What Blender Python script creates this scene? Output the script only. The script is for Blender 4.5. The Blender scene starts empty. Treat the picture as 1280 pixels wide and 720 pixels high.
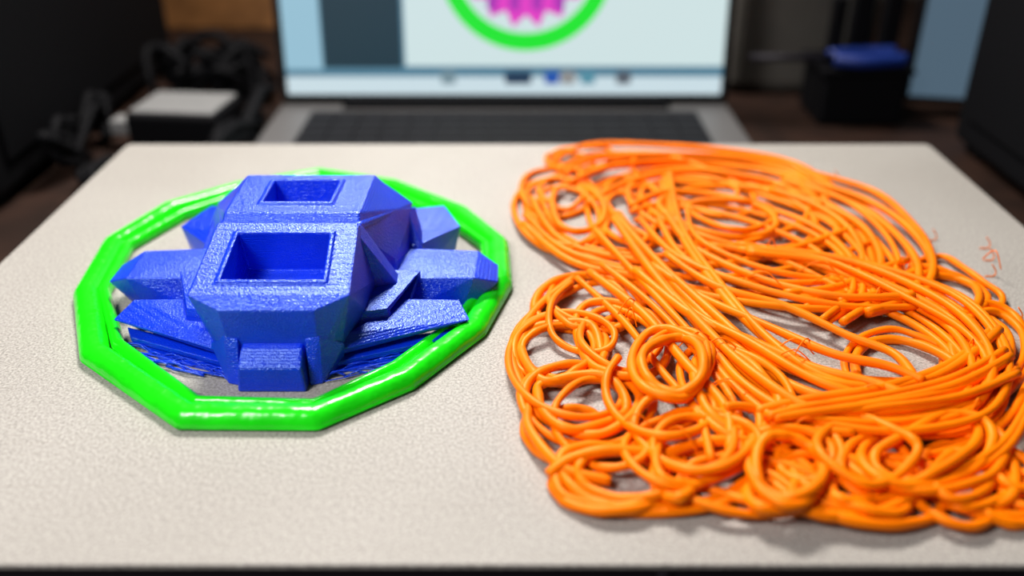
import bpy, bmesh, math, random
from mathutils import Vector, Matrix
random.seed(41)
S = bpy.context.scene
F = 1150.0
TH = math.atan(628.0/F)
c, s = math.cos(TH), math.sin(TH)
H = 0.20
PZ = 0.85          # top of the build plate
TZ = 0.80          # table top
XC = -0.0900

def P(u, v, z=0.0):
    """photo measurement -> point on horizontal plane z above the build plate"""
    vv = v-360.0
    k = (H-z)/(F*s+vv*c)
    return Vector(((u-640)*k, (F*c-vv*s)*k, PZ+z))

# ---------------------------------------------------------------- materials
def newmat(name):
    m = bpy.data.materials.new(name); m.use_nodes = True
    nt = m.node_tree
    return m, nt, nt.nodes['Principled BSDF']

def simple(name, col, rough=0.5, metal=0.0, noise=0.0, nscale=200, bump=0.0, bscale=800, spec=0.5, emit=None, es=0):
    m, nt, b = newmat(name)
    b.inputs['Base Color'].default_value = (*col, 1)
    b.inputs['Roughness'].default_value = rough
    b.inputs['Metallic'].default_value = metal
    b.inputs['Specular IOR Level'].default_value = spec
    tc = nt.nodes.new('ShaderNodeTexCoord')
    if noise > 0:
        n = nt.nodes.new('ShaderNodeTexNoise'); n.inputs['Scale'].default_value = nscale
        n.inputs['Detail'].default_value = 4
        r = nt.nodes.new('ShaderNodeValToRGB')
        r.color_ramp.elements[0].position = 0.3; r.color_ramp.elements[1].position = 0.7
        r.color_ramp.elements[0].color = (*[x*(1-noise) for x in col], 1)
        r.color_ramp.elements[1].color = (*[min(1, x*(1+noise)) for x in col], 1)
        nt.links.new(tc.outputs['Object'], n.inputs['Vector'])
        nt.links.new(n.outputs['Fac'], r.inputs['Fac'])
        nt.links.new(r.outputs['Color'], b.inputs['Base Color'])
    if bump > 0:
        n2 = nt.nodes.new('ShaderNodeTexNoise'); n2.inputs['Scale'].default_value = bscale
        bp = nt.nodes.new('ShaderNodeBump'); bp.inputs['Strength'].default_value = bump
        bp.inputs['Distance'].default_value = 0.0005
        nt.links.new(tc.outputs['Object'], n2.inputs['Vector'])
        nt.links.new(n2.outputs['Fac'], bp.inputs['Height'])
        nt.links.new(bp.outputs['Normal'], b.inputs['Normal'])
    if emit:
        b.inputs['Emission Color'].default_value = (*emit, 1)
        b.inputs['Emission Strength'].default_value = es
    return m

def plate_mat():
    m, nt, b = newmat('textured_plate')
    tc = nt.nodes.new('ShaderNodeTexCoord')
    L = nt.links.new
    n1 = nt.nodes.new('ShaderNodeTexNoise'); n1.inputs['Scale'].default_value = 1000; n1.inputs['Detail'].default_value = 5
    n1.inputs['Roughness'].default_value = .7
    n2 = nt.nodes.new('ShaderNodeTexNoise'); n2.inputs['Scale'].default_value = 7; n2.inputs['Detail'].default_value = 4
    L(tc.outputs['Object'], n1.inputs['Vector']); L(tc.outputs['Object'], n2.inputs['Vector'])
    r1 = nt.nodes.new('ShaderNodeValToRGB')
    r1.color_ramp.elements[0].position = .34; r1.color_ramp.elements[0].color = (.20, .187, .172, 1)
    r1.color_ramp.elements[1].position = .66; r1.color_ramp.elements[1].color = (.54, .515, .478, 1)
    L(n1.outputs['Fac'], r1.inputs['Fac'])
    r2 = nt.nodes.new('ShaderNodeValToRGB')
    r2.color_ramp.elements[0].position = .3; r2.color_ramp.elements[0].color = (.86, .85, .84, 1)
    r2.color_ramp.elements[1].position = .7; r2.color_ramp.elements[1].color = (1, 1, 1, 1)
    L(n2.outputs['Fac'], r2.inputs['Fac'])
    mp = nt.nodes.new('ShaderNodeMapping'); mp.inputs['Rotation'].default_value = (0, 0, 0.7)
    mp.inputs['Scale'].default_value = (25, 700, 1)
    L(tc.outputs['Object'], mp.inputs['Vector'])
    n3 = nt.nodes.new('ShaderNodeTexNoise'); n3.inputs['Scale'].default_value = 1.0; n3.inputs['Detail'].default_value = 2
    L(mp.outputs['Vector'], n3.inputs['Vector'])
    r3 = nt.nodes.new('ShaderNodeValToRGB')
    r3.color_ramp.elements[0].position = .27; r3.color_ramp.elements[0].color = (.90, .89, .88, 1)
    r3.color_ramp.elements[1].position = .38; r3.color_ramp.elements[1].color = (1, 1, 1, 1)
    L(n3.outputs['Fac'], r3.inputs['Fac'])
    def mul(a, bb):
        mx = nt.nodes.new('ShaderNodeMix'); mx.data_type = 'RGBA'; mx.blend_type = 'MULTIPLY'
        mx.inputs[0].default_value = 1
        L(a, mx.inputs[6]); L(bb, mx.inputs[7]); return mx.outputs[2]
    col = mul(mul(r1.outputs['Color'], r2.outputs['Color']), r3.outputs['Color'])
    L(col, b.inputs['Base Color'])
    b.inputs['Roughness'].default_value = .55
    b.inputs['Specular IOR Level'].default_value = .35
    bp = nt.nodes.new('ShaderNodeBump'); bp.inputs['Strength'].default_value = .35; bp.inputs['Distance'].default_value = .0004
    L(n1.outputs['Fac'], bp.inputs['Height']); L(bp.outputs['Normal'], b.inputs['Normal'])
    return m

def pla_mat(name, col, rough, layer=0.0, wav=0.0, spec=.5, tint=(1, 1, 1)):
    m, nt, b = newmat(name)
    L = nt.links.new
    tc = nt.nodes.new('ShaderNodeTexCoord')
    n = nt.nodes.new('ShaderNodeTexNoise'); n.inputs['Scale'].default_value = 60; n.inputs['Detail'].default_value = 3
    L(tc.outputs['Object'], n.inputs['Vector'])
    r = nt.nodes.new('ShaderNodeValToRGB')
    r.color_ramp.elements[0].position = .3; r.color_ramp.elements[0].color = (*[x*.85 for x in col], 1)
    r.color_ramp.elements[1].position = .7; r.color_ramp.elements[1].color = (*[min(1, x*1.1) for x in col], 1)
    L(n.outputs['Fac'], r.inputs['Fac']); L(r.outputs['Color'], b.inputs['Base Color'])
    b.inputs['Roughness'].default_value = rough
    b.inputs['Specular IOR Level'].default_value = spec
    b.inputs['Specular Tint'].default_value = (*tint, 1)
    if layer:
        w = nt.nodes.new('ShaderNodeTexWave'); w.wave_type = 'BANDS'; w.bands_direction = 'Z'
        w.inputs['Scale'].default_value = 420; w.inputs['Distortion'].default_value = 1.5
        L(tc.outputs['Object'], w.inputs['Vector'])
        g = nt.nodes.new('ShaderNodeTexNoise'); g.inputs['Scale'].default_value = 1400; g.inputs['Detail'].default_value = 2
        L(tc.outputs['Object'], g.inputs['Vector'])
        wm = nt.nodes.new('ShaderNodeMath'); wm.operation = 'MULTIPLY'; wm.inputs[1].default_value = .35
        L(w.outputs['Fac'], wm.inputs[0])
        gm = nt.nodes.new('ShaderNodeMath'); gm.operation = 'MULTIPLY'; gm.inputs[1].default_value = 1.5
        L(g.outputs['Fac'], gm.inputs[0])
        ad = nt.nodes.new('ShaderNodeMath'); ad.operation = 'ADD'
        L(wm.outputs[0], ad.inputs[0]); L(gm.outputs[0], ad.inputs[1])
        bp = nt.nodes.new('ShaderNodeBump'); bp.inputs['Strength'].default_value = layer; bp.inputs['Distance'].default_value = .0004
        L(ad.outputs[0], bp.inputs['Height']); L(bp.outputs['Normal'], b.inputs['Normal'])
    if wav:
        g = nt.nodes.new('ShaderNodeTexNoise'); g.inputs['Scale'].default_value = 120
        L(tc.outputs['Object'], g.inputs['Vector'])
        bp = nt.nodes.new('ShaderNodeBump'); bp.inputs['Strength'].default_value = wav; bp.inputs['Distance'].default_value = .002
        L(g.outputs['Fac'], bp.inputs['Height']); L(bp.outputs['Normal'], b.inputs['Normal'])
    return m

M_plate = plate_mat()
M_blue = pla_mat('blue_pla', (.001, .034, .74), .28, .65, 0, 1.0, (.5, .78, 1))
M_green = pla_mat('green_pla', (.010, .74, .006), .22, 0, .4, .5)
M_orange = pla_mat('orange_pla', (1.0, .195, .0), .45, 0, 0, .4, (1, .62, .2))
M_black = simple('black_plastic', (.003, .003, .004), .7, spec=.1)
M_darkmetal = simple('dark_metal', (.016, .014, .020), .5, .3, spec=.3)
M_alu = simple('laptop_aluminium', (.13, .125, .125), .5, .4, bump=.1)
M_key = simple('keycap_black', (.005, .005, .007), .7, spec=.15)
M_bezel = simple('bezel_black', (.004, .004, .005), .4, spec=.3)
M_table = simple('dark_walnut', (.018, .008, .005), .6, noise=.5, nscale=25, spec=.2)
M_wall = simple('grey_wall_paint', (.13, .12, .105), .9, noise=.1, nscale=8)
M_panel = simple('grey_fabric', (.085, .078, .068), .9, noise=.15, nscale=20)
M_floor = simple('floor_dark', (.05, .045, .04), .7, noise=.2, nscale=10)
M_wood = simple('oak_shelf', (.34, .15, .05), .5, noise=.3, nscale=30)
M_greybox = simple('light_grey_plastic', (.20, .20, .20), .5, noise=.05)
M_bluegrip = simple('blue_rubber', (.002, .018, .15), .5)

# ---------------------------------------------------------------- mesh helpers
def obj_from_bm(bm, name, mat, parent=None, smooth=False):
    me = bpy.data.meshes.new(name)
    bmesh.ops.recalc_face_normals(bm, faces=bm.faces)
    bm.to_mesh(me); bm.free()
    if smooth:
        for p in me.polygons: p.use_smooth = True
    o = bpy.data.objects.new(name, me)
    me.materials.append(mat)
    S.collection.objects.link(o)
    if parent: o.parent = parent
    return o

def empty(name):
    e = bpy.data.objects.new(name, None); e.empty_display_size = .02
    S.collection.objects.link(e); return e

def box(name, x0, x1, y0, y1, z0, z1, mat, parent=None, bevel=0.0, seg=3, M=None):
    bm = bmesh.new()
    bmesh.ops.create_cube(bm, size=1)
    for v in bm.verts:
        v.co = Vector((x0+(v.co.x+.5)*(x1-x0), y0+(v.co.y+.5)*(y1-y0), z0+(v.co.z+.5)*(z1-z0)))
    if bevel > 0:
        bmesh.ops.bevel(bm, geom=bm.edges[:], offset=bevel, segments=seg, affect='EDGES', profile=.5)
    if M is not None: bm.transform(M)
    return obj_from_bm(bm, name, mat, parent)

def hull_bm(pts):
    bm = bmesh.new()
    vs = [bm.verts.new(p) for p in pts]
    r = bmesh.ops.convex_hull(bm, input=vs)
    junk = [g for g in r['geom_interior'] if isinstance(g, bmesh.types.BMVert)]
    if junk: bmesh.ops.delete(bm, geom=list(set(junk)), context='VERTS')
    bmesh.ops.dissolve_limit(bm, angle_limit=.02, verts=bm.verts[:], edges=bm.edges[:])
    bmesh.ops.recalc_face_normals(bm, faces=bm.faces)
    return bm

def catmull(pts, closed, sub):
    out = []; n = len(pts)
    rng = range(n) if closed else range(n-1)
    for i in rng:
        if closed:
            p0, p1, p2, p3 = pts[(i-1) % n], pts[i], pts[(i+1) % n], pts[(i+2) % n]
        else:
            p0, p1, p2, p3 = pts[max(i-1, 0)], pts[i], pts[i+1], pts[min(i+2, n-1)]
        for k in range(sub):
            t = k/sub
            out.append(.5*((2*p1)+(-p0+p2)*t+(2*p0-5*p1+4*p2-p3)*t*t+(-p0+3*p1-3*p2+p3)*t**3))
    if not closed: out.append(pts[-1].copy())
    return out

def tube(bm, pts, r, closed=False, sides=8, sy=1.0, wob=0.0):
    n = len(pts); rings = []
    ph = random.random()*6
    for i, p in enumerate(pts):
        a = pts[(i-1) % n] if (closed or i > 0) else p
        b = pts[(i+1) % n] if (closed or i < n-1) else p
        t = (b-a)
        if t.length < 1e-9: t = Vector((1, 0, 0))
        t.normalize()
        side = t.cross(Vector((0, 0, 1)))
        if side.length < 1e-4: side = Vector((1, 0, 0))
        side.normalize(); up = side.cross(t)
        rr = r*(1+wob*math.sin(ph+i*.9)+wob*.6*math.sin(ph*2+i*.37))
        rings.append([bm.verts.new(p+side*(rr*math.cos(2*math.pi*k/sides))+up*(rr*sy*math.sin(2*math.pi*k/sides))) for k in range(sides)])
    m = n if closed else n-1
    for i in range(m):
        A, B = rings[i], rings[(i+1) % n]
        for k in range(sides):
            bm.faces.new((A[k], A[(k+1) % sides], B[(k+1) % sides], B[k]))
    if not closed:
        bm.faces.new(rings[0][::-1]); bm.faces.new(rings[-1])

# ---------------------------------------------------------------- room
box('floor', -2.2, 2.2, -1.5, 1.3, -.05, 0, M_floor)
box('wall_back', -2.2, 2.2, 1.3, 1.4, 0, 2.6, M_wall)
box('wall_left', -2.3, -2.2, -1.5, 1.4, 0, 2.6, M_wall)
box('wall_right', 2.2, 2.3, -1.5, 1.4, 0, 2.6, M_wall)

tab = empty('work_table')
box('table_top', -1.0, 1.0, -.05, 1.28, TZ-.035, TZ, M_table, tab, .004)
for i, (x, y) in enumerate([(-.94, .02), (.94, .02), (-.94, 1.2), (.94, 1.2)]):
    box('leg_%d' % i, x-.03, x+.03, y-.03, y+.03, 0, TZ-.035, M_black, tab, .003)

# ---------------------------------------------------------------- print bed
bed = empty('printer_build_plate')
YB = P(640, 180).y; YF = P(640, 706).y
XL = P(160, 180).x; XR = P(1160, 180).x
def rslab(name, x0, x1, y0, y1, z0, z1, rad, mat, par):
    bm = bmesh.new(); vs = []
    for cx, cy, a0 in [(x1-rad, y1-rad, 0), (x0+rad, y1-rad, 90), (x0+rad, y0+rad, 180), (x1-rad, y0+rad, 270)]:
        for k in range(7):
            a = math.radians(a0+k*15)
            vs.append(bm.verts.new((cx+rad*math.cos(a), cy+rad*math.sin(a), z0)))
    f = bm.faces.new(vs)
    r = bmesh.ops.extrude_face_region(bm, geom=[f])
    for g in r['geom']:
        if isinstance(g, bmesh.types.BMVert): g.co.z = z1
    ed = [e for e in bm.edges if all(abs(v.co.z-z1) < 1e-6 for v in e.verts)]
    bmesh.ops.bevel(bm, geom=ed, offset=.0004, segments=2, affect='EDGES', profile=.5)
    return obj_from_bm(bm, name, mat, par)
rslab('spring_steel_sheet', XL, XR, YF, YB, PZ-.0016, PZ, .004, M_plate, bed)
rslab('heated_bed', XL+.002, XR-.002, YF+.001, YB-.002, PZ-.009, PZ-.0017, .004, M_darkmetal, bed)
box('bed_carriage', XL+.06, XR-.06, YF+.05, YB-.06, PZ-.025, PZ-.009, M_black, bed, .002)
for i, (x, y) in enumerate([(XL+.08, YF+.07), (XR-.08, YF+.07), (XL+.08, YB-.08), (XR-.08, YB-.08)]):
    box('foot_%d' % i, x-.015, x+.015, y-.015, y+.015, TZ, PZ-.024, M_black, bed, .002)
for i, x in enumerate([-.2, 0.045, .23]):
    bm = bmesh.new()
    bmesh.ops.create_cone(bm, cap_ends=True, segments=16, radius1=.002, radius2=.002, depth=.003,
                          matrix=Matrix.Translation((x, YF+.0005, PZ-.005)) @ Matrix.Rotation(math.pi/2, 4, 'X'))
    obj_from_bm(bm, 'edge_screw_%d' % i, M_darkmetal, bed)

# ---------------------------------------------------------------- blue print
model = empty('blue_printed_mech_model')
def W(x, y, z): return Vector((XC+x, y, PZ+z))
def sym(L): 
    out = []
    for x, y, z in L:
        out.append(W(x, y, z)); out.append(W(-x, y, z))
    return out
def pit(bm, f, t, k, rim, depth, taper=.0012):
    bmesh.ops.inset_individual(bm, faces=[f], thickness=t, depth=0)
    for v in f.verts: v.co.x = XC+(v.co.x-XC)*k
    bmesh.ops.inset_individual(bm, faces=[f], thickness=.0008, depth=rim)
    bmesh.ops.inset_individual(bm, faces=[f], thickness=.0022, depth=0)
    bmesh.ops.inset_individual(bm, faces=[f], thickness=taper, depth=-depth)
def bev(o, w=.0006):
    m = o.modifiers.new('b', 'BEVEL'); m.width = w; m.segments = 2; m.limit_method = 'ANGLE'; m.angle_limit = .35
def topface(bm, ymin, ymax):
    return max((f for f in bm.faces if f.normal.z > .8 and ymin < f.calc_center_median().y < ymax), key=lambda f: f.calc_area())

bm = hull_bm(sym([(.0300, .2965, .0350), (.0285, .337, .046), (.0175, .2912, .0315),
                  (.0165, .2945, .010), (.0165, .297, 0), (.022, .303, 0), (.033, .337, 0), (.034, .337, .02)]))
pit(bm, topface(bm, .3, .33), .0080, .88, .0012, .019)
o = obj_from_bm(bm, 'front_hull', M_blue, model); bev(o)
bm = hull_bm(sym([(.0275, .3450, .0470), (.0285, .387, .0465), (.0288, .3375, .0400), (.040, .352, .022), (.045, .386, .031),
                  (.042, .352, 0), (.046, .39, 0), (.036, .42, 0), (.032, .412, .022), (.036, .337, 0)]))
pit(bm, topface(bm, .34, .39), .0095, .76, .0012, .017)
sf = sorted([f for f in bm.faces if abs(f.normal.x) > .6], key=lambda f: -f.calc_area())[:2]
for f in sf:
    bmesh.ops.inset_individual(bm, faces=[f], thickness=.0040, depth=0)
    bmesh.ops.inset_individual(bm, faces=[f], thickness=.001, depth=-.004)
o = obj_from_bm(bm, 'rear_hull', M_blue, model); bev(o)

for i, sx in enumerate((-1, 1)):
    bm = hull_bm([W(sx*x, y, z) for x, y, z in [(.026, .340, .0440), (.0282, .338, .0440), (.0285, .387, .0460), (.0450, .389, .0320), (.0435, .383, .0300), (.031, .349, .036), (.030, .374, .030)]])
    o = obj_from_bm(bm, 'upper_strut_%d' % i, M_blue, model); bev(o)
    bm = hull_bm([W(sx*x, y, z) for x, y, z in [(.0285, .332, .0430), (.0285, .340, .0445), (.0435, .337, .016), (.0430, .344, .017), (.030, .332, .014), (.030, .344, .014)]])
    o = obj_from_bm(bm, 'mid_strut_%d' % i, M_blue, model); bev(o)
    bm = hull_bm([W(sx*x, y, z) for x, y, z in [(.0435, .380, .0310), (.0455, .388, .0315), (.0500, .372, .015), (.0505, .382, .015), (.036, .372, .015), (.036, .386, .015)]])
    o = obj_from_bm(bm, 'rear_strut_%d' % i, M_blue, model); bev(o)
    bm = hull_bm([W(sx*x, y, z) for x, y, z in [(.024, .314, .017), (.028, .347, .020), (.040, .319, .0165), (.051, .347, .019),
                                             (.043, .318, 0), (.052, .347, 0), (.022, .310, 0), (.028, .347, 0)]])
    fs = sorted([f for f in bm.faces if f.normal.x*sx > .3 or f.normal.y < -.5], key=lambda f: -f.calc_area())[:2]
    for f in fs:
        bmesh.ops.inset_individual(bm, faces=[f], thickness=.0026, depth=0)
        bmesh.ops.inset_individual(bm, faces=[f], thickness=.0008, depth=-.006)
    o = obj_from_bm(bm, 'shoulder_%d' % i, M_blue, model); bev(o)
    bm = hull_bm([W(sx*x, y-.004, z) for x, y, z in [(.040, .350, .016), (.040, .377, .017), (.074, .349, .0165), (.075, .375, .0165),
                                             (.0840, .354, .012), (.0840, .370, .012), (.0825, .355, .0095), (.0825, .369, .0095), (.076, .354, .002), (.076, .370, .002),
                                             (.040, .346, 0), (.040, .378, 0), (.068, .350, 0), (.068, .374, 0)]])
    o = obj_from_bm(bm, 'side_arm_%d' % i, M_blue, model); bev(o, .0016)
    bm = hull_bm([W(sx*x, y, z) for x, y, z in [(.018, .2965, .0095), (.026, .306, .013), (.073, .3235, .0085), (.068, .335, .0115), (.045, .333, .013),
                                             (.018, .2985, .006), (.070, .325, .0062), (.066, .333, .0062), (.045, .331, .006)]])
    o = obj_from_bm(bm, 'front_wing_%d' % i, M_blue, model); bev(o, .0004)
    bm = hull_bm([W(sx*x, y, z) for x, y, z in [(.016, .2960, .0022), (.016, .2960, .0042), (.064, .3165, .0045), (.064, .3165, .0022), (.068, .324, .0048), (.068, .324, .0022),
                                             (.03, .309, .0045), (.03, .309, .002)]])
    o = obj_from_bm(bm, 'mid_slat_%d' % i, M_blue, model); bev(o, .0003)
    bm = hull_bm([W(sx*x, y, z) for x, y, z in [(.015, .2940, .0), (.015, .2940, .0014), (.050, .3065, .0014), (.050, .3065, 0), (.060, .318, .0014), (.060, .318, 0),
                                             (.03, .309, .0014), (.03, .309, 0)]])
    o = obj_from_bm(bm, 'lower_slat_%d' % i, M_blue, model); bev(o, .0003)
    bm = hull_bm([W(sx*x, y, z) for x, y, z in [(.040, .334, .0), (.040, .334, .005), (.066, .331, .004), (.066, .331, 0), (.071, .340, .005), (.071, .340, 0),
                                             (.04, .352, .005), (.04, .352, 0)]])
    o = obj_from_bm(bm, 'side_slat_%d' % i, M_blue, model); bev(o, .0004)
    bm = hull_bm([W(sx*x, y, z) for x, y, z in [(.038, .378, .022), (.038, .405, .022), (.057, .414, .020), (.066, .394, .018), (.046, .372, .018),
                                             (.038, .378, 0), (.036, .41, 0), (.054, .412, 0), (.062, .394, 0), (.046, .372, 0)]])
    o = obj_from_bm(bm, 'rear_wing_%d' % i, M_blue, model); bev(o)
bm = hull_bm(sym([(.0115, .2915, .0155), (.0118, .2850, .0105), (.0130, .2843, 0), (.0130, .300, 0), (.0115, .300, .0170)]))
o = obj_from_bm(bm, 'front_foot', M_blue, model); bev(o, .001)
for i, sx in enumerate((-1, 1)):
    bm = hull_bm([W(sx*x, y, z) for x, y, z in [(.0125, .2925, .018), (.018, .2935, .020), (.026, .300, .012), (.0135, .2885, 0), (.018, .290, 0), (.024, .304, 0), (.0125, .305, 0), (.0125, .302, .02)]])
    o = obj_from_bm(bm, 'front_cheek_%d' % i, M_blue, model); bev(o)
bm = hull_bm(sym([(.0115, .41, .0155), (.0118, .432, .0085), (.0125, .436, 0), (.0125, .410, 0)]))
o = obj_from_bm(bm, 'rear_foot', M_blue, model); bev(o, .001)
bm = bmesh.new()
for i in range(60):
    sx = random.choice((-1, -1, 1))
    x = sx*random.uniform(.014, .066); y = .288+abs(x)*.38+random.uniform(-.005, .005)
    a = W(x, y, .0010); ln = random.uniform(.006, .020)
    d = Vector((sx*ln, ln*.34+random.uniform(-.002, .002), 0))
    if abs(x+d.x) > .070: continue
    pts = catmull([a, a+d*.5+Vector((0, random.uniform(-.0015, .0015), random.uniform(0, .002))), a+d], False, 6)
    tube(bm, pts, random.uniform(.0002, .0005), sides=6)
obj_from_bm(bm, 'stringing', M_blue, model, True)

# ---------------------------------------------------------------- green ring
ring = empty('green_printed_ring')
def sweep(name, cpts, w, h, mat, par, bw=.002):
    n = len(cpts); bm = bmesh.new()
    prof = [(-.5, -.5), (.5, -.5), (.5, .0), (.22, .5), (-.22, .5), (-.5, .0)]
    rr = []
    for i, p in enumerate(cpts):
        a = (p-cpts[i-1]).normalized(); b = (cpts[(i+1) % n]-p).normalized()
        t = (a+b).normalized(); side = Vector((t.y, -t.x, 0)); k = 1/max(.6, a.dot(t))
        rr.append([bm.verts.new(p+side*(q[0]*w*k)+Vector((0, 0, (q[1]+.5)*h))) for q in prof])
    for i in range(n):
        A, B = rr[i], rr[(i+1) % n]
        for k in range(6): bm.faces.new((A[k], A[(k+1) % 6], B[(k+1) % 6], B[k]))
    o = obj_from_bm(bm, name, mat, par, True)
    m = o.modifiers.new('b', 'BEVEL'); m.width = bw; m.segments = 4; m.limit_method = 'ANGLE'; m.angle_limit = .2
    return o
rp = [(110, 374), (120, 449), (235, 528), (395, 529), (506, 482), (592, 418), (625, 362), (622, 312), (575, 273), (492, 240), (400, 226), (300, 243), (215, 268), (144, 312)]
cp = [P(u, v, 0) for u, v in rp]
sweep('outer_band', cp, .0115, .0072, M_green, ring, .0018)
ctr = sum(cp, Vector())/len(cp)
def offs(f, am): return [p.lerp(ctr, f+am*math.sin(i*1.7)) for i, p in enumerate(cp)]
sweep('inner_band', offs(.076, .020), .0054, .0056, M_green, ring, .0012)

# ---------------------------------------------------------------- orange spaghetti
bmO = bmesh.new()
R = .00172
def lay(px, z, closed=False, r=R, jit=2.0, sub=6, amp=.0014):
    ph = random.random()*6; fr = random.uniform(.6, 1.4)
    pu, pv = random.random()*6, random.random()*6
    fu, fv = random.uniform(.7, 1.5), random.uniform(.7, 1.5)
    if closed: fu = fv = 2*math.pi/len(px)*random.choice((2, 3)); fr = 2*math.pi/len(px)*2
    pts = []
    for i, (u, v) in enumerate(px):
        sc = (v+268)/768.0
        zz = max(r*.9, z*.85+amp*math.sin(ph+fr*i))
        du = jit*1.5*math.sin(pu+fu*i)+random.gauss(0, jit*.5)
        dv = jit*1.2*math.sin(pv+fv*i)+random.gauss(0, jit*.35)
        pts.append(P(u+du*sc, v+dv*sc, zz))
    tube(bmO, catmull(pts, closed, sub), r*random.uniform(.85, 1.18), closed, 8, wob=.06)
def ell(cu, cv, a, b, rot=0, n=12, ph=0):
    out = []
    for i in range(n):
        t = ph+2*math.pi*i/n
        x, y = a*math.cos(t), b*math.sin(t)*(1+.12*math.sin(t))
        out.append((cu+x*math.cos(rot)-y*math.sin(rot), cv+x*math.sin(rot)+y*math.cos(rot)))
    return out
def nest(cu, cv, a0, b0, a1, b1, n, rot=0, z=.003, jc=6, dz=.001):
    for i in range(n):
        f = i/max(1, n-1)
        lay(ell(cu+random.gauss(0, jc), cv+random.gauss(0, jc*.6), a0+(a1-a0)*f, b0+(b1-b0)*f, rot+random.gauss(0, .12)), z+dz*i, True, jit=2.2)
def bundle(A, B, n, z=.004, dz=.0006, jit=3.6, wander=.22):
    for i in range(n):
        f0 = (i+.5)/n
        k = random.uniform(-wander, wander); k2 = random.uniform(-wander, wander)
        px = []
        for j in range(len(A)):
            t = j/(len(A)-1); f = f0+k*(1-t)+k2*t
            px.append((A[j][0]+(B[j][0]-A[j][0])*f, A[j][1]+(B[j][1]-A[j][1])*f))
        lay(px, z+dz*((i*3) % n), False, jit=jit)
def coil(pts, a, b, turns, z, per=10):
    n = int(turns*per); px = []
    ph = random.random()*6; dr = random.choice((-1, 1))
    for i in range(n+1):
        t = i/n*(len(pts)-1); j = min(int(t), len(pts)-2); f = t-j
        cu = pts[j][0]+(pts[j+1][0]-pts[j][0])*f; cv = pts[j][1]+(pts[j+1][1]-pts[j][1])*f
        w = 1+.2*math.sin(i*.31+ph)
        an = ph+dr*2*math.pi*i/per
        px.append((cu+a*w*math.cos(an), cv+b*w*math.sin(an)))
    lay(px, z, False, jit=1.6, amp=.002)
# upper lobe
bundle([(690, 205), (735, 184), (830, 183), (930, 190), (1000, 204), (1045, 235)], [(735, 250), (790, 228), (860, 217), (930, 222), (980, 236), (1015, 268)], 8, wander=.15)
nest(722, 197, 38, 15, 30, 10, 2)
nest(712, 265, 60, 46, 34, 28, 4, .3)
nest(700, 238, 42, 32, 28, 20, 2)
nest(905, 262, 150, 50, 55, 18, 6, .08, .004)
nest(785, 268, 54, 46, 35, 30, 2, .2)
nest(860, 232, 80, 28, 50, 16, 2, .1, .006)
bundle([(668, 240), (705, 296), (790, 322), (890, 318), (980, 292), (1050, 268)], [(655, 290), (715, 328), (800, 348), (900, 372), (1050, 378), (1165, 345)], 6, .005)
bundle([(990, 212), (1080, 240), (1140, 282), (1176, 330), (1160, 372), (1100, 392)], [(950, 240), (1010, 262), (1060, 292), (1080, 330), (1060, 355), (990, 366)], 9, .005, wander=.2)
bundle([(770, 240), (830, 225), (930, 235), (1030, 270), (1090, 320), (1110, 370), (1060, 410)], [(800, 280), (850, 262), (920, 270), (990, 295), (1030, 325), (1040, 360), (1010, 390)], 5, .006)
bundle([(1160, 345), (1060, 350), (960, 335), (880, 300), (860, 260)], [(1140, 390), (1040, 385), (940, 365), (840, 330), (790, 280)], 4, .008)
# S-shaped diagonal sweeps
bundle([(830, 225), (850, 290), (910, 370), (975, 430), (1050, 470), (1140, 482)], [(735, 300), (800, 362), (860, 420), (915, 478), (990, 525), (1080, 540)], 8, .007, .0005, wander=.3)
bundle([(860, 300), (960, 322), (1080, 380), (1150, 410), (1190, 450), (1170, 495), (1100, 515), (980, 512)],
       [(1000, 320), (1110, 335), (1210, 368), (1264, 420), (1272, 480), (1235, 530), (1120, 548), (1000, 525)], 10, .006, wander=.22)
bundle([(840, 310), (900, 350), (980, 380), (1060, 420), (1120, 440), (1150, 470)], [(790, 345), (860, 400), (930, 430), (1010, 470), (1080, 490), (1140, 505)], 4, .009, wander=.35)
bundle([(950, 512), (1010, 500), (1080, 490), (1180, 455), (1240, 400)], [(965, 530), (1030, 526), (1100, 520), (1200, 505), (1272, 470)], 7, .010, wander=.16)
# right loops
nest(1190, 362, 60, 32, 40, 20, 3, .3)
nest(1235, 432, 52, 62, 36, 44, 3)
nest(1215, 592, 75, 50, 48, 32, 3, 0, .003)
nest(1288, 560, 60, 62, 44, 44, 3)
nest(1140, 470, 85, 52, 70, 42, 2, .3)
nest(1270, 620, 50, 30, 40, 22, 1)
# left and bottom coils
nest(742, 378, 68, 36, 48, 25, 3, -.1)
nest(700, 434, 58, 44, 44, 33, 3)
nest(780, 425, 60, 46, 50, 36, 2, .3, .006)
nest(842, 450, 48, 44, 38, 35, 3, 0, .013, 2)
nest(735, 500, 82, 50, 58, 34, 3, .1, .004)
nest(770, 592, 80, 42, 56, 29, 3, .05, .003)
nest(862, 556, 78, 46, 54, 32, 3, -.2, .008)
nest(935, 600, 110, 36, 80, 26, 2, 0, .004)
nest(985, 576, 54, 48, 44, 38, 2, .2, .010)
nest(1075, 602, 110, 42, 76, 28, 3, .05, .004)
nest(1155, 560, 100, 52, 66, 33, 3, -.1, .008)
nest(930, 485, 76, 50, 60, 40, 2, .6, .008)
nest(1080, 560, 60, 40, 48, 30, 1, .2, .012)
nest(715, 545, 46, 36, 36, 27, 1)
coil([(735, 380), (700, 440), (730, 520), (770, 585)], 56, 40, 3, .006)
coil([(750, 595), (880, 590), (1000, 600), (1100, 600)], 62, 36, 3, .006)
coil([(1240, 590), (1150, 580), (1040, 570), (960, 560)], 64, 42, 3, .007)
coil([(790, 480), (850, 540), (920, 540)], 56, 42, 2, .010)
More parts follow.
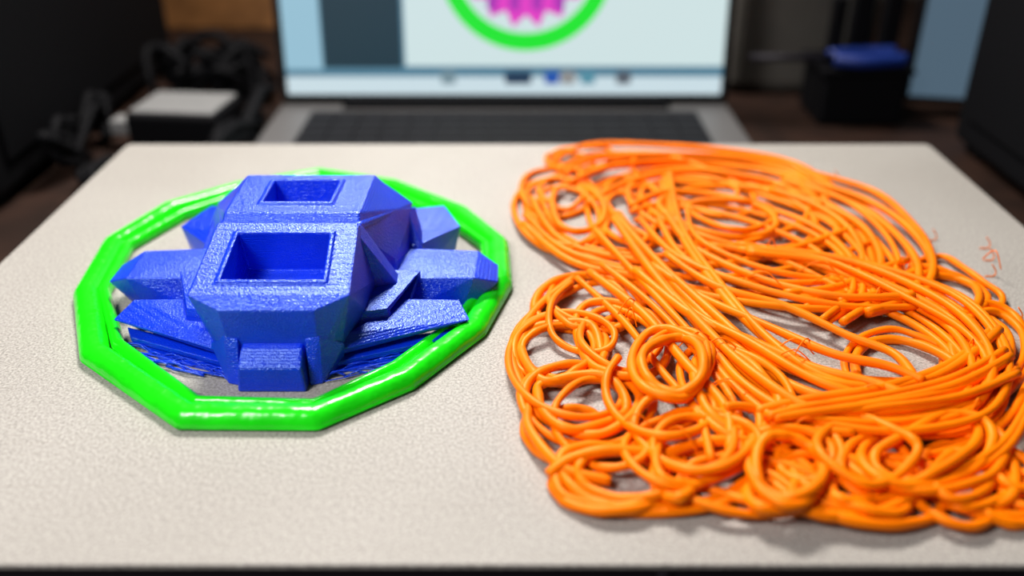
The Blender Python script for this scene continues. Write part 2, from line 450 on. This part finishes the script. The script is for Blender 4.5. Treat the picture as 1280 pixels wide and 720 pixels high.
# outline strands
for k in range(2):
    lay([(695, 577-k*6), (705, 624-k*8), (790, 643-k*8), (890, 635-k*8), (955, 602-k*8), (1010, 632-k*9), (1090, 646-k*9), (1165, 618-k*8), (1210, 644-k*8), (1275, 656-k*8), (1330, 640)], .0025+.002*k)
    lay([(715, 345+k*5), (672, 385), (643, 430+k*6), (660, 500), (655+k*6, 540), (700, 585), (760, 600)], .0025+.002*k)
bundle([(1000, 540), (1080, 560), (1170, 560), (1250, 520), (1290, 440)], [(1040, 620), (1120, 625), (1200, 600), (1270, 560), (1310, 480)], 3, .007)
bundle([(760, 330), (820, 380), (880, 440), (930, 500), (940, 560)], [(720, 350), (780, 400), (830, 460), (870, 520), (880, 580)], 3, .009)
for i in range(24):
    u = random.uniform(760, 1240); v = random.uniform(300, 560)
    p = P(u, v, .010); d = Vector((random.uniform(-.02, .02), random.uniform(-.012, .012), 0))
    tube(bmO, catmull([p-Vector((0, 0, .004)), p+d*.5+Vector((0, 0, .003)), p+d-Vector((0, 0, .004))], False, 5), .0003, sides=6)
for (u, v) in [(1045, 225), (1060, 240), (1235, 310), (1242, 345), (1168, 300), (1240, 325), (1275, 400)]:
    p = P(u, v, .0005)
    tube(bmO, catmull([p-Vector((.004, 0, 0)), p, p+Vector((.001, .001, .002)), p+Vector((-.001, .002, .005))], False, 4), .0003, sides=6)
obj_from_bm(bmO, 'orange_filament_tangle', M_orange, None, True)

# ---------------------------------------------------------------- laptop
lap = empty('laptop')
DZ = .815; HY = .753; LX0, LX1 = -.194, .181
box('base', LX0, LX1, HY-.215+.02, HY+.012, TZ+.001, DZ, M_alu, lap, .003)
box('keyboard_well', LX0+.03, LX1-.03, HY-.128, HY-.020, DZ-.001, DZ+.0004, M_key, lap)
bm = bmesh.new()
for r_ in range(6):
    for k in range(15):
        x = LX0+.032+k*(LX1-LX0-.064)/15; w = (LX1-LX0-.064)/15-.002
        y = HY-.126+r_*.0172
        bmesh.ops.create_cube(bm, size=1, matrix=Matrix.Translation((x+w/2+.001, y+.0074, DZ+.0012)) @ Matrix.Diagonal((w, .0150, .0016, 1)))
obj_from_bm(bm, 'keys', M_key, lap)
box('trackpad', -.065, .055, HY-.19, HY-.135, DZ-.0005, DZ+.0003, M_darkmetal, lap)
lean = math.radians(6)
LM = Matrix.Translation((0, HY, DZ+.001)) @ Matrix.Rotation(-lean, 4, 'X')
box('lid', LX0, LX1, 0, .006, .0, .245, M_bezel, lap, .002, M=LM)
box('bezel', LX0+.001, LX1-.001, -.0012, .0002, .001, .243, M_bezel, lap, M=LM)
box('hinge', -.14, .13, -.014, .006, -.004, .005, M_black, lap, .002, M=LM)
def flat(name, poly, d, col, es=1.0):
    m = simple('glow_'+name, (0, 0, 0), .4, emit=col, es=es)
    bm = bmesh.new()
    bm.faces.new([bm.verts.new(LM @ Vector((x, -d, t))) for x, t in poly])
    return obj_from_bm(bm, name, m, lap)
def rect(x0, x1, t0, t1): return [(x0, t0), (x1, t0), (x1, t1), (x0, t1)]
def sx_(u): return (u-630)*.00066-.0065
def st_(v): return (131-v)*.00066+.001
x0s, x1s = LX0+.007, LX1-.007
flat('screen_desktop', rect(x0s, x1s, .009, .236), .0016, (.10, .24, .34), .9)
flat('screen_taskbar', rect(x0s, x1s, st_(121), st_(99)), .0018, (.62, .76, .82), .95)
flat('screen_sidebar_dark', rect(sx_(405), sx_(503), st_(88), .236), .0019, (.018, .045, .065), .9)
flat('screen_tool_panel', rect(x0s, sx_(403), st_(90), .236), .0019, (.34, .58, .72), .9)
flat('screen_canvas', rect(sx_(507), x1s, st_(86), .236), .0019, (.62, .76, .77), 1.0)
for i, (u, cc) in enumerate([(640, (.02, .05, .1)), (655, (.02, .05, .1)), (690, (.02, .1, .45)), (710, (.3, .3, .3)), (735, (.1, .3, .4)), (560, (.2, .3, .35)), (780, (.1, .12, .15))]):
    flat('screen_icon_%d' % i, rect(sx_(u-9), sx_(u+9), st_(108), st_(92)), .0021, cc, .9)
cx, ct = sx_(657), st_(-40)
bm = bmesh.new(); n = 64
r1, r2 = 107*.00066, 86*.00066
a_ = [bm.verts.new(LM @ Vector((cx+r1*math.cos(2*math.pi*k/n), -.0022, ct+r1*math.sin(2*math.pi*k/n)))) for k in range(n)]
b_ = [bm.verts.new(LM @ Vector((cx+r2*math.cos(2*math.pi*k/n), -.0022, ct+r2*math.sin(2*math.pi*k/n)))) for k in range(n)]
for k in range(n): bm.faces.new((a_[k], a_[(k+1) % n], b_[(k+1) % n], b_[k]))
obj_from_bm(bm, 'screen_green_ring', simple('glow_green', (0, 0, 0), emit=(.01, .78, .03), es=1), lap)
star = []
for k in range(32):
    rr = (80 if k % 2 else 64)*.00066
    star.append((cx+rr*math.cos(2*math.pi*k/32), ct+rr*math.sin(2*math.pi*k/32)))
bm = bmesh.new()
cv = bm.verts.new(LM @ Vector((cx, -.0022, ct)))
sv = [bm.verts.new(LM @ Vector((x, -.0022, t))) for x, t in star]
for k in range(32): bm.faces.new((cv, sv[k], sv[(k+1) % 32]))
obj_from_bm(bm, 'screen_magenta_model', simple('glow_magenta', (0, 0, 0), emit=(.75, .05, .55), es=1), lap)
for i in range(4):
    x = cx+(i-1.5)*.018
    flat('screen_model_facet_%d' % i, [(x-.005, ct-.036), (x+.003, ct-.041), (x+.005, ct-.024), (x-.002, ct-.018)], .0024, (.45, .04, .5), .9)

# ---------------------------------------------------------------- background things
def tower(x0, x1, y0, y1, hgt, inner):
    e = empty('computer_tower')
    box('case', x0, x1, y0, y1, TZ+.008, TZ+hgt, M_black, e, .006)
    box('front_panel', x0+.01, x1-.01, y0-.006, y0+.002, TZ+.02, TZ+hgt-.012, M_black, e, .003)
    for k in range(8):
        box('vent_%d' % k, x0+.03, x1-.03, y0-.009, y0-.004, TZ+.06+k*.03, TZ+.066+k*.03, M_darkmetal, e, .001)
    box('side_panel', (x1-.001 if inner > 0 else x0-.003), (x1+.003 if inner > 0 else x0+.001), y0+.02, y1-.02, TZ+.03, TZ+hgt-.02, M_black, e, .001)
    for k, (x, y) in enumerate([(x0+.02, y0+.02), (x1-.02, y0+.02), (x0+.02, y1-.02), (x1-.02, y1-.02)]):
        box('foot_%d' % k, x-.012, x+.012, y-.012, y+.012, TZ, TZ+.009, M_black, e, .001)
    return e
tower(-.60, -.338, .56, .92, .42, 1)
tower(.345, .60, .46, .69, .42, -1)

mon = empty('computer_monitor')
MM = Matrix.Translation((.335, .77, TZ)) @ Matrix.Rotation(math.radians(-12), 4, 'Z')
box('housing', 0, .30, 0, .02, .012, .24, M_bezel, mon, .003, M=MM)
m_ms = simple('glow_monitor', (.02, .03, .04), .3, emit=(.09, .145, .20), es=.8)
box('display', .004, .296, -.0015, .0005, .018, .234, m_ms, mon, M=MM)
box('stand', .10, .20, -.03, .09, 0, .013, M_black, mon, .002, M=MM)

gc = empty('grey_storage_case')
box('case_body', .195, .328, .83, .93, TZ, TZ+.20, M_panel, gc, .012)
box('case_lid', .192, .330, .827, .933, TZ+.20, TZ+.235, M_panel, gc, .010)
box('case_handle', .23, .29, .815, .829, TZ+.15, TZ+.165, M_black, gc, .004)

sh = empty('wooden_crate')
box('front_board', -.52, -.185, 1.09, 1.105, TZ, TZ+.09, M_wood, sh, .002)
box('back_board', -.52, -.185, 1.225, 1.24, TZ, TZ+.09, M_wood, sh, .002)
box('end_board_a', -.52, -.505, 1.105, 1.225, TZ, TZ+.09, M_wood, sh, .002)
box('end_board_b', -.20, -.185, 1.105, 1.225, TZ, TZ+.09, M_wood, sh, .002)
box('bottom_board', -.505, -.20, 1.105, 1.225, TZ, TZ+.01, M_wood, sh)

pa = empty('power_adapter')
AM = Matrix.Translation((-.258, .705, TZ)) @ Matrix.Rotation(math.radians(-6), 4, 'Z')
box('body', -.036, .036, -.03, .03, .0, .030, M_black, pa, .004, M=AM)
box('top_label', -.033, .033, -.026, .026, .0295, .032, M_greybox, pa, .001, M=AM)
box('socket', -.050, -.035, -.028, -.010, .012, .024, M_greybox, pa, .002, M=AM)
bmC = bmesh.new()
def cables(x0, x1, y0, y1, n, hz):
    for i in range(n):
        a = random.uniform(0, 6); pts = []
        mx, my = (x0+x1)/2, (y0+y1)/2; rx, ry = (x1-x0)/2, (y1-y0)/2
        for k in range(7):
            a += random.uniform(.6, 1.2); q = random.uniform(.4, .95)
            pts.append(Vector((mx+rx*q*math.cos(a), my+ry*q*math.sin(a), TZ+.0045+random.uniform(0, hz)*(1 if 0 < k < 6 else .1))))
        tube(bmC, catmull(pts, False, 6), random.choice([.003, .004]), sides=8)
cables(-.33, -.315, .60, .74, 3, .04)
cables(-.218, -.199, .56, .76, 6, .03)
cables(-.325, -.205, .765, .86, 10, .05)
cables(-.31, -.225, .58, .655, 5, .012)
obj_from_bm(bmC, 'cable_bundle', M_black, None, True)

cd = empty('tool_caddy')
box('body', .255, .325, .74, .80, TZ, TZ+.045, M_black, cd, .004)
box('rim', .252, .328, .737, .803, TZ+.043, TZ+.048, M_black, cd, .002)
box('tool_a', .262, .274, .765, .775, TZ+.04, TZ+.10, M_black, cd, .003)
box('tool_b', .282, .300, .775, .785, TZ+.04, TZ+.11, M_black, cd, .003)
box('tool_c', .306, .322, .77, .78, TZ+.04, TZ+.12, M_black, cd, .003)
pl = empty('pliers')
bm = bmesh.new()
for dy in (0, .02):
    tube(bm, catmull([Vector((.262, .745+dy*.6, TZ+.0545)), Vector((.285, .738+dy*1.3, TZ+.0545)), Vector((.318, .742+dy*1.1, TZ+.055))], False, 6), .0060, sides=10)
obj_from_bm(bm, 'grips', M_bluegrip, pl, True)
bm = bmesh.new()
tube(bm, [Vector((.265, .752, TZ+.0545)), Vector((.235, .752, TZ+.0545)), Vector((.195, .752, TZ+.0545))], .003, sides=8)
obj_from_bm(bm, 'jaws', M_darkmetal, pl, True)

# ---------------------------------------------------------------- lights
def area(name, loc, target, size, power, col):
    l = bpy.data.lights.new(name, 'AREA'); l.shape = 'RECTANGLE'; l.size = size[0]; l.size_y = size[1]
    l.energy = power; l.color = col
    o = bpy.data.objects.new(name, l); S.collection.objects.link(o)
    o.location = loc
    o.rotation_euler = (Vector(target)-Vector(loc)).to_track_quat('-Z', 'Y').to_euler()
    return o
area('ceiling_lamp_light', (-.10, .80, 1.50), (0, .26, .85), (.24, .16), 11.5, (1, .95, .89))
area('front_fill_light', (-.38, -.02, 1.40), (0, .20, .85), (.2, .2), 5.0, (1, .97, .95))  # added fill from front left to brighten the fronts, no lamp stands here
w = bpy.data.worlds.new('World'); S.world = w; w.use_nodes = True
w.node_tree.nodes['Background'].inputs[0].default_value = (.9, .9, 1, 1)
w.node_tree.nodes['Background'].inputs[1].default_value = .06

# ---------------------------------------------------------------- camera
cam = bpy.data.cameras.new('Camera'); co = bpy.data.objects.new('Camera', cam); S.collection.objects.link(co)
co.location = (0, 0, PZ+H); co.rotation_euler = (math.pi/2-TH, 0, 0)
cam.sensor_width = 36; cam.lens = F/1280*36; cam.clip_start = .01
cam.dof.use_dof = True; cam.dof.focus_distance = .365
cam.dof.aperture_fstop = (cam.lens/1000)/.0088
S.camera = co
S.view_settings.view_transform = 'Standard'
